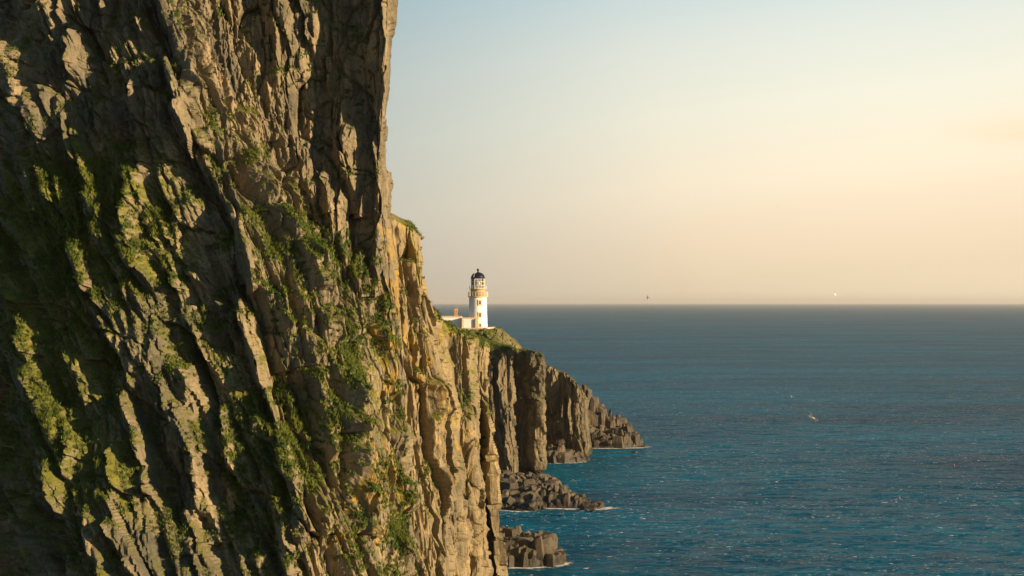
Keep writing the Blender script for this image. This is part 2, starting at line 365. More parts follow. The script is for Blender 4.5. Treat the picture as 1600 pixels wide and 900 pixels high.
def sea_mat():
    m, t, b = newmat('sea_water', 0.12)
    g = t.nodes.new('ShaderNodeNewGeometry'); pos = g.outputs['Position']
    def mapped(sx, sy, rot=0.0):
        mp = t.nodes.new('ShaderNodeMapping'); mp.inputs['Scale'].default_value = (sx, sy, 1); mp.inputs['Rotation'].default_value = (0, 0, rot)
        t.links.new(pos, mp.inputs[0]); return mp.outputs[0]
    b.inputs['IOR'].default_value = 1.33; b.inputs['Specular IOR Level'].default_value = 0.4
    lanes = noise(t, mapped(0.0035, 0.011, 0.15), 1.0, 5, 0.55, 0.6)
    lanes2 = noise(t, mapped(0.012, 0.05, -0.1), 1.0, 4, 0.6)
    base = mixc(t, rng_map(t, lanes, 0.35, 0.65), (0.0005, 0.040, 0.088, 1), (0.0008, 0.110, 0.190, 1))
    w1 = noise(t, mapped(0.35, 0.60, 0.35), 1.0, 5, 0.62, 0.5)
    w2 = noise(t, mapped(0.10, 0.17, 0.2), 1.0, 3, 0.5, 0.3)
    w3 = noise(t, mapped(1.5, 2.6, 0.5), 1.0, 3, 0.6)
    crest = rng_map(t, w1, 0.52, 0.70)
    base = mixc(t, mth(t, 'MULTIPLY', crest, 0.70), base, (0.002, 0.175, 0.285, 1))
    # whitecaps: crests of the middle waves where the wind patch is strong
    cap = mth(t, 'MULTIPLY', rng_map(t, noise(t, mapped(0.42, 0.6, 0.1), 1.0, 7, 0.74, 0.8), 0.625, 0.65), rng_map(t, w1, 0.44, 0.52))
    cap2 = mth(t, 'MULTIPLY', rng_map(t, noise(t, mapped(0.5, 1.1, 0.0), 1.0, 5, 0.7, 0.2), 0.62, 0.645), rng_map(t, lanes2, 0.46, 0.58))
    foam = mth(t, 'MAXIMUM', cap, mth(t, 'MULTIPLY', cap2, 0.8))
    def slope(vec, amp, det):
        n = t.nodes.new('ShaderNodeTexNoise'); n.inputs['Scale'].default_value = 1.0; n.inputs['Detail'].default_value = det; n.inputs['Roughness'].default_value = 0.62
        t.links.new(vec, n.inputs['Vector']); v = t.nodes.new('ShaderNodeVectorMath'); v.operation = 'SUBTRACT'; v.inputs[1].default_value = (.5, .5, .5); t.links.new(n.outputs['Color'], v.inputs[0])
        s_ = t.nodes.new('ShaderNodeVectorMath'); s_.operation = 'MULTIPLY'; s_.inputs[1].default_value = (amp*.7, amp, 0); t.links.new(v.outputs[0], s_.inputs[0]); return s_.outputs[0]
    def vadd(a_, b_):
        v = t.nodes.new('ShaderNodeVectorMath'); v.operation = 'ADD'
        for k, x in ((0, a_), (1, b_)):
            if isinstance(x, tuple): v.inputs[k].default_value = x
            else: t.links.new(x, v.inputs[k])
        return v.outputs[0]
    sm = vadd(slope(mapped(0.10, 0.22, 0.25), 0.9, 3), slope(mapped(0.7, 1.3, 0.4), 1.1, 5))
    sc_ = t.nodes.new('ShaderNodeVectorMath'); sc_.operation = 'SCALE'; t.links.new(sm, sc_.inputs[0]); t.links.new(rng_map(t, lanes, 0.35, 0.65, 0.7, 1.25), sc_.inputs['Scale'])
    nn = t.nodes.new('ShaderNodeVectorMath'); nn.operation = 'NORMALIZE'; t.links.new(vadd(sc_.outputs[0], (0, 0, 1)), nn.inputs[0])
    t.nodes.remove(b); ou = [x for x in t.nodes if x.type == 'OUTPUT_MATERIAL'][0]
    df = t.nodes.new('ShaderNodeBsdfDiffuse'); gs = t.nodes.new('ShaderNodeBsdfGlossy'); gs.inputs['Roughness'].default_value = .22; fr = t.nodes.new('ShaderNodeFresnel'); fr.inputs[0].default_value = 1.33
    for x in (df, gs, fr): t.links.new(nn.outputs[0], x.inputs['Normal'])
    t.links.new(mixc(t, foam, base, (0.95, 0.95, 0.92, 1)), df.inputs[0])
    mx = t.nodes.new('ShaderNodeMixShader'); t.links.new(mth(t, 'MULTIPLY', rng_map(t, fr.outputs[0], 0.0, 0.8, 0.02, 0.13), mth(t, 'SUBTRACT', 1.0, foam)), mx.inputs[0])
    t.links.new(df.outputs[0], mx.inputs[1]); t.links.new(gs.outputs[0], mx.inputs[2]); t.links.new(mx.outputs[0], ou.inputs['Surface'])
    return m
M_SEA = sea_mat()

# ------------------------------------------------------------------ sea and seabed
SEA = 60000.0
ys = np.concatenate([[-2000.], np.linspace(-50, 1500, 40), np.geomspace(1600, SEA, 24)])
xs = np.concatenate([-np.geomspace(1000, SEA, 14)[::-1], np.linspace(-800, 800, 33), np.geomspace(1000, SEA, 14)])
gx, gy = np.meshgrid(xs, ys); idx = np.arange(gx.size).reshape(gx.shape)
fc = np.stack([idx[:-1, :-1], idx[:-1, 1:], idx[1:, 1:], idx[1:, :-1]], -1).reshape(-1, 4)
o = link('sea', fast_mesh('sea', np.stack([gx, gy, gx*0], -1).reshape(-1, 3), fc, M_SEA, smooth=True)); o['kind'] = 'structure'

# ------------------------------------------------------------------ the near cliff
def rowsof(spec, caps=(), foot=None):
    "spec: list of (list of px, list of py or a number, list of d)"
    out_ = []
    for px, py, d in spec:
        pys = py if isinstance(py, (list, tuple)) else [py]*len(px)
        out_.append([P(a, b_, c) for a, b_, c in zip(px, pys, d)])
    pre = []
    for c in caps: pre.append([p+np.array(c) for p in out_[0]])
    pre = pre[::-1]
    if foot is not None:
        out_.append([np.array([p[0]+foot[0], p[1]+foot[1], -4.0]) for p in out_[-1]])
    return pre+out_

A = rowsof([
 ([-300,-60, 60,150,240,330,440,540,609,606,570], -120, [126,121,115.5,114,113.5,118,119,118,116,130,190]),
 ([-300,-60, 60,150,252,335,440,540,613,610,570],    0, [126,121,114.5,113,112,118,119,118,116,130,190]),
 ([-300,-60, 60,160,285,345,440,530,606,602,560],  110, [125,120,113.5,111.5,110,116.5,118.5,118,116.5,130,190]),
 ([-300,-60, 50,150,330,400,470,540,602,598,560],  270, [123,118,112,110,108,113,117.5,117.5,117,131,190]),
 ([-300,-60, 50,170,365,440,500,560,611,607,560],  345, [121,116,110,107.5,105,109,116,117,117.5,132,190]),
 ([-300,-60, 50,180,385,480,535,585,622,620,570],  450, [117,112,106,103.5,101.5,105,112,115,116,133,190]),
 ([-300,-60, 60,190,420,530,575,600,640,638,580],  600, [112,108,102, 99, 98,101,105,109,113,130,185]),
 ([-300,-60, 70,200,450,550,590,615,648,646,590],  750, [107,103, 97, 94, 93, 96,101,105,109,126,180]),
 ([-300,-60, 80,210,470,560,600,630,660,658,600],  900, [103, 99, 93, 90, 89, 92, 97,101,105,122,175]),
 ([-300,-60, 90,220,480,570,610,640,668,666,610], 1150, [ 97, 93, 89, 85, 83, 86, 91, 95, 99,116,170]),
], caps=[(-5, 25, 8), (-20, 120, 34)], foot=(3, -16))
ridges = [
 ([(100,-10),(110,30),(104,60),(110,112)], 1.6, 14, 16), ([(73,78),(70,150)], .9, 8, 8), ([(150,-10),(154,48)], 1.1, 8, 10),
 ([(203,-10),(216,48)], 1.2, 10, 13), ([(246,-10),(258,40),(268,80),(272,115),(288,150),(290,175),(310,215),(325,260),(348,300),(362,345),(380,400),(395,450)], 2.2, 22, 24),
 ([(165,75),(167,160),(176,200)], 1.2, 10, 10), ([(232,95),(245,150),(258,205)], 1.2, 10, 9),
 ([(205,235),(214,270),(196,340),(212,400),(245,450)], 1.7, 22, 22), ([(326,180),(337,232)], .9, 8, 8), ([(150,160),(147,220)], .8, 8, 7),
 ([(203,130),(214,215)], 1.1, 9, 9), ([(512,38),(517,80),(509,135)], .9, 9, 7), ([(388,180),(398,260),(415,315)], 1.8, 30, 26),
 ([(440,120),(455,200),(462,260)], 1.2, 20, 14), ([(500,270),(517,335)], 1.2, 14, 14), ([(548,60),(552,140),(545,230)], 1.0, 18, 14),
 ([(592,40),(588,130)], .8, 12, 14),
 ([(590,270),(589,360),(590,450)], 1.9, 12, 20), ([(178,585),(212,680),(226,772)], 1.8, 18, 15), ([(284,575),(308,700),(303,800)], 2.2, 26, 26),
 ([(92,725),(108,800)], 1.2, 12, 14), ([(118,690),(114,745)], .9, 9, 9), ([(182,815),(215,895)], 1.4, 18, 14),
 ([(300,425),(330,470),(350,520)], 1.5, 24, 18), ([(165,520),(190,560),(205,600)], 1.5, 18, 20), ([(215,580),(240,640)], 1.3, 16, 18),
 ([(378,490),(398,560),(402,600)], 1.6, 16, 18), ([(418,610),(440,700),(460,765),(470,840)], 1.9, 20, 28), ([(488,585),(508,640),(520,710)], 1.5, 14, 16),
 ([(540,600),(548,680),(562,750),(575,830)], 1.7, 14, 20), ([(600,470),(612,560),(626,640),(640,720),(646,790)], 2.2, 14, 26),
 ([(620,840),(640,900),(650,960)], 1.8, 20, 26), ([(466,385),(472,430),(500,480),(515,530)], 1.9, 20, 26), ([(430,460),(452,510)], 1.2, 14, 14),
 ([(395,620),(400,660)], 1.1, 12, 10), ([(340,640),(352,730)], 1.2, 14, 14), ([(505,760),(520,860)], 1.4, 16, 18), ([(440,820),(450,900)], 1.4, 16, 18),
 ([(360,340),(378,380),(384,440)], 1.2, 12, 14), ([(420,330),(452,372)], 1.3, 16, 18),
]
ridges += [([(635,610),(638,680),(644,745)], -3.2, 8, 9), ([(508,390),(520,460),(530,540)], -1.6, 12, 10), ([(330,300),(345,330),(350,355)], -.8, 8, 8)]
def mossA(px, py, W):
    m = 0.5*blob(px, py, 40, 560, 130, 240) + 0.6*blob(px, py, 100, 320, 120, 110) + 0.45*blob(px, py, 190, 260, 60, 45)
    m += 0.40*blob(px, py, 240, 380, 50, 90) + 0.35*blob(px, py, 440, 360, 70, 50) + 0.32*blob(px, py, 430, 480, 60, 70) + 0.12*blob(px, py, 420, 640, 140, 120)
    m += 0.34*blob(px, py, 500, 640, 100, 110) + 0.25*blob(px, py, 320, 540, 60, 40) + 0.3*blob(px, py, 540, 560, 40, 60) + 0.20*blob(px, py, 330, 220, 60, 60)
    m += 0.25*blob(px, py, 160, 740, 90, 60) + 0.25*blob(px, py, 480, 60, 80, 100)
    return m + 0.14*np.clip((py-420)/200, 0, 1)*np.clip((px-250)/150, 0, 1)
def lichA(px, py, W):
    l = 0.46*blob(px, py, 610, 560, 50, 170) + 0.42*blob(px, py, 640, 430, 40, 90) + 0.40*blob(px, py, 450, 780, 140, 130) + 0.36*blob(px, py, 200, 640, 40, 90)
    return l + 0.30*blob(px, py, 300, 620, 30, 60) + 0.22*blob(px, py, 530, 330, 110, 180) + 0.42*blob(px, py, 600, 800, 90, 130)
def holdA(px, py, G):
    h = 1.0 - 0.62*np.clip((px-550)/50, 0, 1)*np.clip((700-py)/120, 0.4, 1)
    k = np.arange(G.shape[0])[:, None]; return h*np.clip((k-10)/30, 0.1, 1)
cliff('cliff_face', A, [16, 50, 100, 95, 95, 90, 90, 80, 14, 10], [8, 10, 70, 110, 150, 80, 100, 130, 130, 125, 14, 24],
      [(2.4, 5.5, .50, .55, .08, .26), (1.0, 2.5, .30, .85, .16, .26), (.45, 1.15, .13, .80, .22, .24), (.2, .55, .03, .5, .3, .2)],
      ridges, tufts=(26000, .21), mossf=mossA, lichf=lichA, spur=[(5.0, 12.5, 2.6, .30, 3), (2.1, 5.2, 1.35, .34, 9), (.9, 2.3, .66, .22, 15), (.42, 1.1, .27, .28, 19)], seed=3, leanf=lambda px, py: 1.0-1/(1+np.exp(-((px-430)/30-(py-250)/60)))-1/(1+np.exp(-((px-575)/14))), material=M_ROCK, hold=holdA)

# ------------------------------------------------------------------ lichen covered shoulder and the tall buttress below it
B1 = rowsof([
 ([560,596,614,630,645,654,653,610], [340,343,342,349,356,366,370,372], [138,139,140,141,143,145,156,200]),
 ([560,600,618,634,650,659,658,610], [372]*8, [138,139,140,141,143,145,156,200]),
 ([560,603,620,638,652,661,660,610], [425]*8, [138,139,140,141,142,144,156,200]),
 ([570,606,624,640,658,671,670,620], [485]*8, [136,137,138,139,141,143,156,200]),
 ([580,616,634,650,668,681,680,630], [560]*8, [134,135,136,137,139,142,155,200]),
 ([590,624,642,658,674,688,687,640], [660]*8, [132,133,134,135,137,141,154,200]),
 ([600,630,648,664,682,697,696,650], [780]*8, [130,131,132,133,135,139,152,200]),
 ([600,634,652,670,690,708,706,660], [920]*8, [127,128,129,130,133,137,150,200]),
], caps=[(-1, 8, 1), (-6, 50, 1)], foot=(2, -8))
def mossB1(px, py, W): return 0.62*blob(px, py, 648, 390, 30, 60) + .45*blob(px, py, 650, 430, 22, 50) + .35*blob(px, py, 660, 640, 30, 60)
def lichB1(px, py, W): return 0.62*blob(px, py, 640, 385, 30, 60) + .45*blob(px, py, 650, 560, 50, 90) + .34*blob(px, py, 660, 700, 50, 160)
cliff('cliff_shoulder', B1, [12, 34, 34, 40, 34, 12, 6], [6, 8, 30, 50, 60, 70, 90, 100, 110, 16],
      [(4.5, 14., .3, .4, .08, .05), (2.0, 7.5, .2, .6, .12, .04), (.9, 3.4, .12, .6, .15, .03), (.45, 1.3, .06, .5, .2, 0)],
      [([(618,355),(622,400),(628,450)], -1.6, 5, 6), ([(636,450),(640,520),(640,570)], -2.2, 6, 6), ([(650,620),(656,700),(660,760)], -2.8, 7, 8),
       ([(640,500),(650,600)], 1.1, 10, 12), ([(676,600),(684,760),(690,880)], 1.6, 10, 12)],
      tufts=(500, .22), mossf=mossB1, lichf=lichB1, hold=lambda px, py, G: np.clip((np.arange(G.shape[0])[:, None]-8)/75, .10, 1)+0*px, spur=[(4.2, 20., 1.4, .05, 3), (1.8, 9., .9, .05, 9), (.8, 7., .42, .03, 12), (.4, 3.5, .16, .03, 15)], seed=21, material=M_ROCK2)

B2D = [224,226,227,229,243,246,248,262,265,282,330]
B2D2 = [219,221,222,225,238,241,243,272,256,276,330]
B2 = rowsof([
 ([520,668,680,690,694,710,721,725,750,746,710], [488,490,487,492,506,512,521,522,541,543,543], B2D),
 ([520,668,682,694,698,715,726,730,756,752,715], [545]*11, B2D),
 ([520,668,683,697,701,718,730,734,760,756,720], [600]*11, B2D),
 ([520,672,686,701,705,724,736,741,765,761,725], [660]*11, B2D2),
 ([520,676,690,707,711,729,741,746,771,767,730], [740]*11, B2D2),
 ([520,680,694,712,716,735,746,751,775,771,735], [830]*11, B2D2),
 ([520,684,698,716,720,740,752,756,779,775,740], [930]*11, B2D2),
], caps=[(-2, 8, 0.2), (-10, 90, -4)], foot=(0, -3))
def mossB2(px, py, W): return 0.85*blob(px, py, 690, 515, 40, 45) + .75*blob(px, py, 740, 545, 22, 40) + .22*blob(px, py, 700, 620, 60, 80)
def lichB2(px, py, W): return 0.60*blob(px, py, 705, 515, 20, 30) + .40*blob(px, py, 745, 560, 12, 50) + .34*blob(px, py, 710, 640, 30, 120) + .32*blob(px, py, 700, 780, 50, 130)
cliff('cliff_buttress', B2, [24, 28, 34, 20, 40, 34, 20, 50, 14, 10], [6, 10, 60, 70, 80, 90, 100, 110, 20],
      [(5.0, 26., .5, .5, .06, .02), (2.3, 12., .35, .7, .08, .02), (1.1, 5.0, .16, .7, .12, .02), (.55, 1.9, .08, .5, .2, 0)],
      [([(676,485),(682,560),(688,640)], 1.6, 14, 10), ([(700,500),(708,560),(716,640)], 1.6, 10, 12), ([(724,520),(730,600),(732,700)], 1.4, 10, 10),
       ([(690,690),(700,800),(705,900)], 1.8, 14, 14), ([(728,650),(738,760),(742,900)], 1.6, 12, 10), ([(673,560),(676,640)], -2.0, 8, 8)],
      tufts=(900, .4), mossf=mossB2, lichf=lichB2, spur=[(6., 34., 2.0, .02, 3), (2.5, 16., 1.4, .02, 9), (1.1, 14., .60, .01, 12), (.55, 6., .24, .01, 15)], seed=33, material=M_ROCK2, hold=lambda px, py, G: np.clip((np.arange(G.shape[0])[:, None]-6)/34, .12, 1)+0*px)

# ------------------------------------------------------------------ lighthouse headland
def base_d(py): return CZ*F/(py-HY)
pxC = [560,750,772,798,802,820,838,842,862,884,902,914,918,914,870]
topC= [530,545,548,543,545,549,553,570,576,584,601,614,620,626,640]
dC  = [446,456,458,457,490,490,487,533,534,532,529,530,540,575,640]
HC = rowsof([
 (pxC, topC, dC),
 ([p+1 for p in pxC], [t+0.30*(700-t) for t in topC], dC),
 ([p+2 for p in pxC], [t+0.65*(700-t) for t in topC], [d-1 for d in dC]),
 ([p+4 for p in pxC], [700 if d < 520 else 690 for d in dC], [d-2 for d in dC]),
], foot=(0.5, -3))
# cap of turf, rising to the lighthouse terrace, dropping gently elsewhere
cap1 = []; cap2 = []; cap3 = []
for p, px in zip(HC[0], pxC):
    rise = max(0.0, min(1.0, (806-px)/40))
    cap1.append(p+np.array([-1.5, 22, 2.6*rise-0.5*(1-rise)])); cap2.append(p+np.array([-4, 48, 3.6*rise-3*(1-rise)])); cap3.append(p+np.array([-8, 120, 1*rise-14*(1-rise)]))
HC = [cap3, cap2, cap1]+HC
def mossC(px, py, W):
    topm = np.clip((552-py)/6, 0, 1)*np.clip((812-px)/8, 0, 1)
    return 1.3*topm + .45*blob(px, py, 822, 620, 12, 50) + .12*np.clip((W[..., 2]-28)/12, 0, 1) + .08*blob(px, py, 850, 610, 50, 60)
def lichC(px, py, W): return .30*blob(px, py, 790, 600, 40, 60)+.30*blob(px, py, 838, 690, 14, 40)
def holdC(px, py, G):
    e_ = 1-.45*np.clip((px-895)/20, 0, 1)
    nr = G.shape[0]; h = np.ones(G.shape[:2]); h[:26] = 0.12; h[26:34] *= np.linspace(.12, 1, 8)[:, None]; return h*e_
cliff('headland', HC, [26, 34, 36, 24, 32, 32, 22, 28, 34, 28, 20, 10, 14, 10], [6, 10, 14, 60, 80, 70, 34],
      [(7., 40., .25, .18, .02, .02), (3.0, 18., .35, .55, .05, .02), (1.5, 7., .30, .7, .12, .02), (.8, 3.6, .2, .9, .2, 0), (.45, 1.6, .1, .9, .2, 0)],
      [([(762,560),(770,640),(776,700)], 2.2, 8, 8), ([(783,570),(790,640),(792,700)], 2.4, 8, 8), ([(796,548),(801,620)], 1.6, 6, 6),
       ([(840,570),(842,650),(840,735)], 2.2, 10, 7), ([(856,575),(858,640)], 1.4, 8, 6), ([(880,590),(882,690)], 1.2, 8, 5), ([(909,615),(914,700)], 2.4, 14, 8),
       ([(812,560),(815,720)], 1.0, 6, 6), ([(826,560),(828,720)], 1.0, 6, 6), ([(868,590),(870,710)], 1.0, 6, 6), ([(893,610),(896,705)], 1.2, 7, 6)],
      tufts=(2500, .4), mossf=mossC, lichf=lichC, spur=[(9., 60., 2.0, .01, 5), (2.4, 60., 1.3, 0, 31), (1.1, 34., .5, 0, 33), (4.2, 34., 1.9, .02, 11), (1.7, 9., .8, .02, 12), (.9, 3.5, .35, .02, 14)], seed=47, material=M_ROCK3, hold=holdC)

# rocky mound round the lighthouse terrace and the seaward slope: rough height fields
def heightland(name, x0, x1, y0, y1, res, fn, material, mossf=None, tufts=(), zmin=-9):
    nx = int((x1-x0)/res); ny = int((y1-y0)/res)
    X, Y = np.meshgrid(np.linspace(x0, x1, nx), np.linspace(y0, y1, ny)); Z = fn(X, Y)
    h1, c1 = facets(X/3.0, Y/3.0, 71, .9, .9); h2, c2 = facets(X/1.2, Y/1.2, 73, .9, .9)
    Z = Z + .55*h1 + .28*h2 + .1*fbm(X*1.5, Y*1.5, 77, 4) - .5*np.clip(1-c1/.1, 0, 1)
    W = np.stack([X, Y, Z], -1); idx = np.arange(nx*ny).reshape(ny, nx)
    f = np.stack([idx[:-1, :-1], idx[:-1, 1:], idx[1:, 1:], idx[1:, :-1]], -1).reshape(-1, 4)
    f = f[(Z.ravel()[f] > zmin).all(1)]
    px = HX+F*X/Y; py = HY+F*(CZ-Z)/Y
    ms_ = mossf(px, py, W) if mossf else X*0
    o_ = link(name, fast_mesh(name, W.reshape(-1, 3), f, material, {'moss': np.clip(ms_, 0, 1), 'lichen': X*0})); o_['kind'] = 'structure'
    if tufts:
        tn = np.cross(np.gradient(W, axis=1), np.gradient(W, axis=0)); tn /= np.linalg.norm(tn, axis=-1, keepdims=True); SCATTER.append((W, tn, px, py, ms_, tufts))
    return o_
def mound(X, Y):
    # gentle hump east of the tower, falling to the east and towards the cliff
    a = 42.8 - 0.00*(Y-505) - np.clip((X-(-6.0))/4.2, 0, 4)**1.5*2.1 - np.clip((500-Y)/9, 0, 3)**1.5*3.2 - np.clip((Y-525)/20, 0, 9)**1.5*3.0
    return a - np.clip((-30-X)/10, 0, 9)**1.5*3
heightland('rocky_mound', -48, 10, 474, 560, .3, mound, M_ROCK3, lambda px, py, W: .25+.3*blob(px, py, 760, 525, 20, 8), tufts=(1200, .35), zmin=35.5)

# ------------------------------------------------------------------ basalt blocks along the shore
def hull(points, name, m):
    bm = bmesh.new()
    for p in points: bm.verts.new(p)
    r = bmesh.ops.convex_hull(bm, input=bm.verts)
    bmesh.ops.delete(bm, geom=[g for g in r['geom_interior'] if isinstance(g, bmesh.types.BMVert)], context='VERTS')
    me = bpy.data.meshes.new(name); bmesh.ops.recalc_face_normals(bm, faces=bm.faces); bm.to_mesh(me); bm.free(); me.materials.append(m); return me
BLOCKS = []; BOULD = []
for k in range(26):
    n = random.choice((5, 6, 6, 7)); pts = []
    for q in range(n):
        a = 2*math.pi*(q+random.uniform(-.28, .28))/n; r = random.uniform(.85, 1.2)
        x, y = r*math.cos(a), r*math.sin(a); zt = random.uniform(-.10, .06)
        pts += [(x*1.08, y*1.08, -1), (x*.98+random.uniform(-.06, .06), y*.98, -.12+zt), (x*.78, y*.78, zt+random.uniform(-.03, .03))]
    BLOCKS.append(hull(pts, 'rock_block', M_SHORE))
for k in range(16):
    pts = []
    for q in range(22):
        v = Vector([random.gauss(0, 1) for _ in range(3)]).normalized(); pts.append((v.x*random.uniform(.85, 1.1), v.y*random.uniform(.85, 1.1), v.z*random.uniform(.7, .95)))
    BOULD.append(hull(pts, 'boulder', M_SHORE))

def shore(name, poly, hf, step, blocks=True, seed=1, loc=None, extra=()):
    "low core of rock with separate blocks standing on it; poly is the waterline in plan"
    random.seed(seed)
    P2 = np.array(poly, float); cx, cy = P2.mean(0)
    def inside(x, y):
        c = False; n = len(P2)
        for i in range(n):
            x1, y1 = P2[i]; x2, y2 = P2[(i+1) % n]
            if (y1 > y) != (y2 > y) and x < (x2-x1)*(y-y1)/(y2-y1)+x1: c = not c
        return c
    def edge(x, y):
        a = P2; b_ = np.roll(P2, -1, 0); ab = b_-a; t_ = np.clip(((np.array([x, y])-a)*ab).sum(1)/(ab**2).sum(1), 0, 1)
        return np.min(np.hypot(*(a+ab*t_[:, None]-np.array([x, y])).T))
    # core
    x0, y0 = P2.min(0)-3; x1, y1 = P2.max(0)+3; r_ = .5
    nx, ny = int((x1-x0)/r_), int((y1-y0)/r_); X, Y = np.meshgrid(np.linspace(x0, x1, nx), np.linspace(y0, y1, ny)); Z = np.zeros_like(X)
    for j in range(ny):
        for i in range(nx):
            e = edge(X[j, i], Y[j, i]); ins = inside(X[j, i], Y[j, i])
            Z[j, i] = min(hf(X[j, i], Y[j, i])*0.72, .2+e*2.2) if ins else -e*1.5
    h1, c1 = facets(X/2.2, Y/2.2, seed+5, .8, .8); h2, _ = facets(X/.9, Y/.9, seed+8, .8, .8)
    Z += (.45*h1+.22*h2)*np.clip(Z, 0, 1)
    idx = np.arange(nx*ny).reshape(ny, nx)
    f = np.stack([idx[:-1, :-1], idx[:-1, 1:], idx[1:, 1:], idx[1:, :-1]], -1).reshape(-1, 4)
    co = np.stack([X-cx, Y-cy, Z], -1).reshape(-1, 3)
    core = link(name, fast_mesh(name, co, f, M_SHORE)); core.location = (cx, cy, 0); core['kind'] = 'structure'
    y = y0; row = 0
    while y < y1:
        x = x0 + (row % 2)*step*.5
        while x < x1:
            qx = x+random.uniform(-.3, .3)*step; qy = y+random.uniform(-.3, .3)*step
            if inside(qx, qy):
                e = edge(qx, qy); h = hf(qx, qy)*random.uniform(.72, 1.12)
                low = e < step*.55
                if low: h *= random.uniform(.45, .95)
                if h > .5:
                    if blocks and random.random() < (.55 if low else .9):
                        b_ = link('rock_block', random.choice(BLOCKS), core)
                        sr = step*random.choice((.36, .45, .55, .7, 1.0)); h *= 1.0 if sr > step*.9 else random.uniform(.8, 1.12); b_.location = (qx-cx, qy-cy, h); b_.scale = (sr, sr*random.uniform(.6, 1.3), h+1.5)
                        b_.rotation_euler = (random.uniform(-.14, .14), random.uniform(-.14, .14), random.uniform(0, 6.28))
                    else:
                        b_ = link('boulder', random.choice(BOULD), core); sr = step*random.uniform(.38, .6)
                        b_.location = (qx-cx, qy-cy, h*.8-sr*.2); b_.scale = (sr, sr*random.uniform(.8, 1.2), sr*random.uniform(.7, 1.1)); b_.rotation_euler = (random.uniform(0, 6), random.uniform(0, 6), random.uniform(0, 6))
            x += step
        y += step*.86; row += 1
    for (x, y, z, sr) in extra:
        b_ = link('boulder', random.choice(BOULD), core); b_.location = (x-cx, y-cy, z); b_.scale = (sr, sr*.9, sr*.85); b_.rotation_euler = (random.uniform(0, 6), random.uniform(0, 6), random.uniform(0, 6))
    return core

def wx(px, d): return (px-HX)/F*d
# near stack of rock (E)
def hE(x, y): return 5.3 if x < 5.2 else (5.0 if x < 7.6 else 2.9)
shore('rock_shelf', [(-6, 316), (3, 314), (7.5, 315.5), (10.2, 318), (10.5, 322), (8, 330), (2, 334), (-6, 334)], hE, 1.9, seed=5)
# middle platform (D) with its jagged tail
def hD(x, y):
    h = 4.9 if x < 11 else 4.9-(x-11)*.36
    return max(.9, h - max(0, (412-y))*.28 if x < 5 else h)
shore('rock_shelf', [(-6, 404), (2, 399), (8, 405), (15, 404), (21, 403.5), (23, 406), (16, 415), (11, 428), (8, 446), (-6, 446)], hD, 2.1, seed=9,
      extra=[(5.0, 400, 1.2, 2.1), (2.0, 401, .8, 1.4), (-.5, 402.5, 1.6, 1.9), (-2.2, 404, 2.4, 1.7), (7.6, 402, .4, 1.0)])
# low shelf under the headland
def hF(x, y): return (4.6 if x < 14.5 else (6.2 if x < 16 else 3.6))
shore('rock_shelf', [(9, 520), (14, 518), (19, 519), (23.5, 523), (24.5, 527), (20, 534), (9, 536)], hF, 2.3, seed=13)
# outer point (G): a vertical-sided block with the slope of boulders behind it
def hG(x, y):
    s_ = max(0, (44-x)/18)*13.5 if y > 588 else 0
    return max(6.2 if x < 42 else 5.2, s_+4.5)
shore('rock_point', [(26, 573), (33, 571), (40, 572), (45.2, 574), (46, 581), (44, 592), (36, 606), (26, 612), (20, 606), (22, 580)], hG, 2.5, seed=17,
      extra=[(46.5, 575, .2, .9), (47.4, 577, 0, .7)])
# skerries just off the platform
for k, (px, py, sr) in enumerate([(918, 797, 1.3), (926, 799, .8), (876, 806, .5), (806, 812, .5), (992, 707, .9)]):
    d = base_d(py); b_ = link('boulder', BOULD[k], None); b_.location = (wx(px, d), d, .1); b_.scale = (sr*1.5, sr, sr*.7); b_.rotation_euler = (0, 0, k)
    tagit(b_, ['brown wave-washed rock at the tip of the jagged platform', 'small low rock standing off the tip of the jagged platform', 'small rock awash in front of the jagged platform',
               'small rock awash between the platform and the nearest shelf', 'wet rock awash beside the square outer point'][k], 'rock', 'rocks awash off the shore')

# surf round the rocks
def surf_mat():
    m = bpy.data.materials.new('surf'); m.use_nodes = True; t = m.node_tree; b = t.nodes['Principled BSDF']; b.inputs['Base Color'].default_value = (.72, .70, .65, 1); b.inputs['Roughness'].default_value = .8
    g = t.nodes.new('ShaderNodeNewGeometry'); a = t.nodes.new('ShaderNodeAttribute'); a.attribute_name = 'foam'
    n = noise(t, g.outputs['Position'], .7, 7, .75, .6)
    f = rng_map(t, mth(t, 'ADD', n, mth(t, 'MULTIPLY', a.outputs['Fac'], .42)), .66, .74)
    t.links.new(f, b.inputs['Alpha']); return m
M_SURF = surf_mat()
def surf(line, w0, w1):
    pts = np.array(line, float); n = 60
    seg = np.concatenate([[0], np.cumsum(np.hypot(*np.diff(pts, axis=0).T))]); tt = np.linspace(0, seg[-1], n)
    x = np.interp(tt, seg, pts[:, 0]); y = np.interp(tt, seg, pts[:, 1]); ks = 9; co = []; at = []
    for i in range(n):
        dx = x[min(i+1, n-1)]-x[max(i-1, 0)]; dy = y[min(i+1, n-1)]-y[max(i-1, 0)]; l = math.hypot(dx, dy)+1e-6
        nx_, ny_ = dy/l, -dx/l
        for k in range(ks):
            q = k/(ks-1); off = -w0+(w0+w1)*q
            co.append((x[i]+nx_*off, y[i]+ny_*off, .05)); at.append(max(0, 1-q**.8*1.15)*min(1, i/4, (n-1-i)/4))
    idx = np.arange(n*ks).reshape(n, ks); f = np.stack([idx[:-1, :-1], idx[1:, :-1], idx[1:, 1:], idx[:-1, 1:]], -1).reshape(-1, 4)
    o_ = link('surf_foam', fast_mesh('surf_foam', np.array(co), f, M_SURF, {'foam': np.array(at)})); tagit(o_, 'broken white surf washing round the foot of the rocks', kind='stuff')
surf([(-6, 315), (3, 313), (7.5, 314.5), (10.8, 317.5), (11, 323)], 1.5, 3)
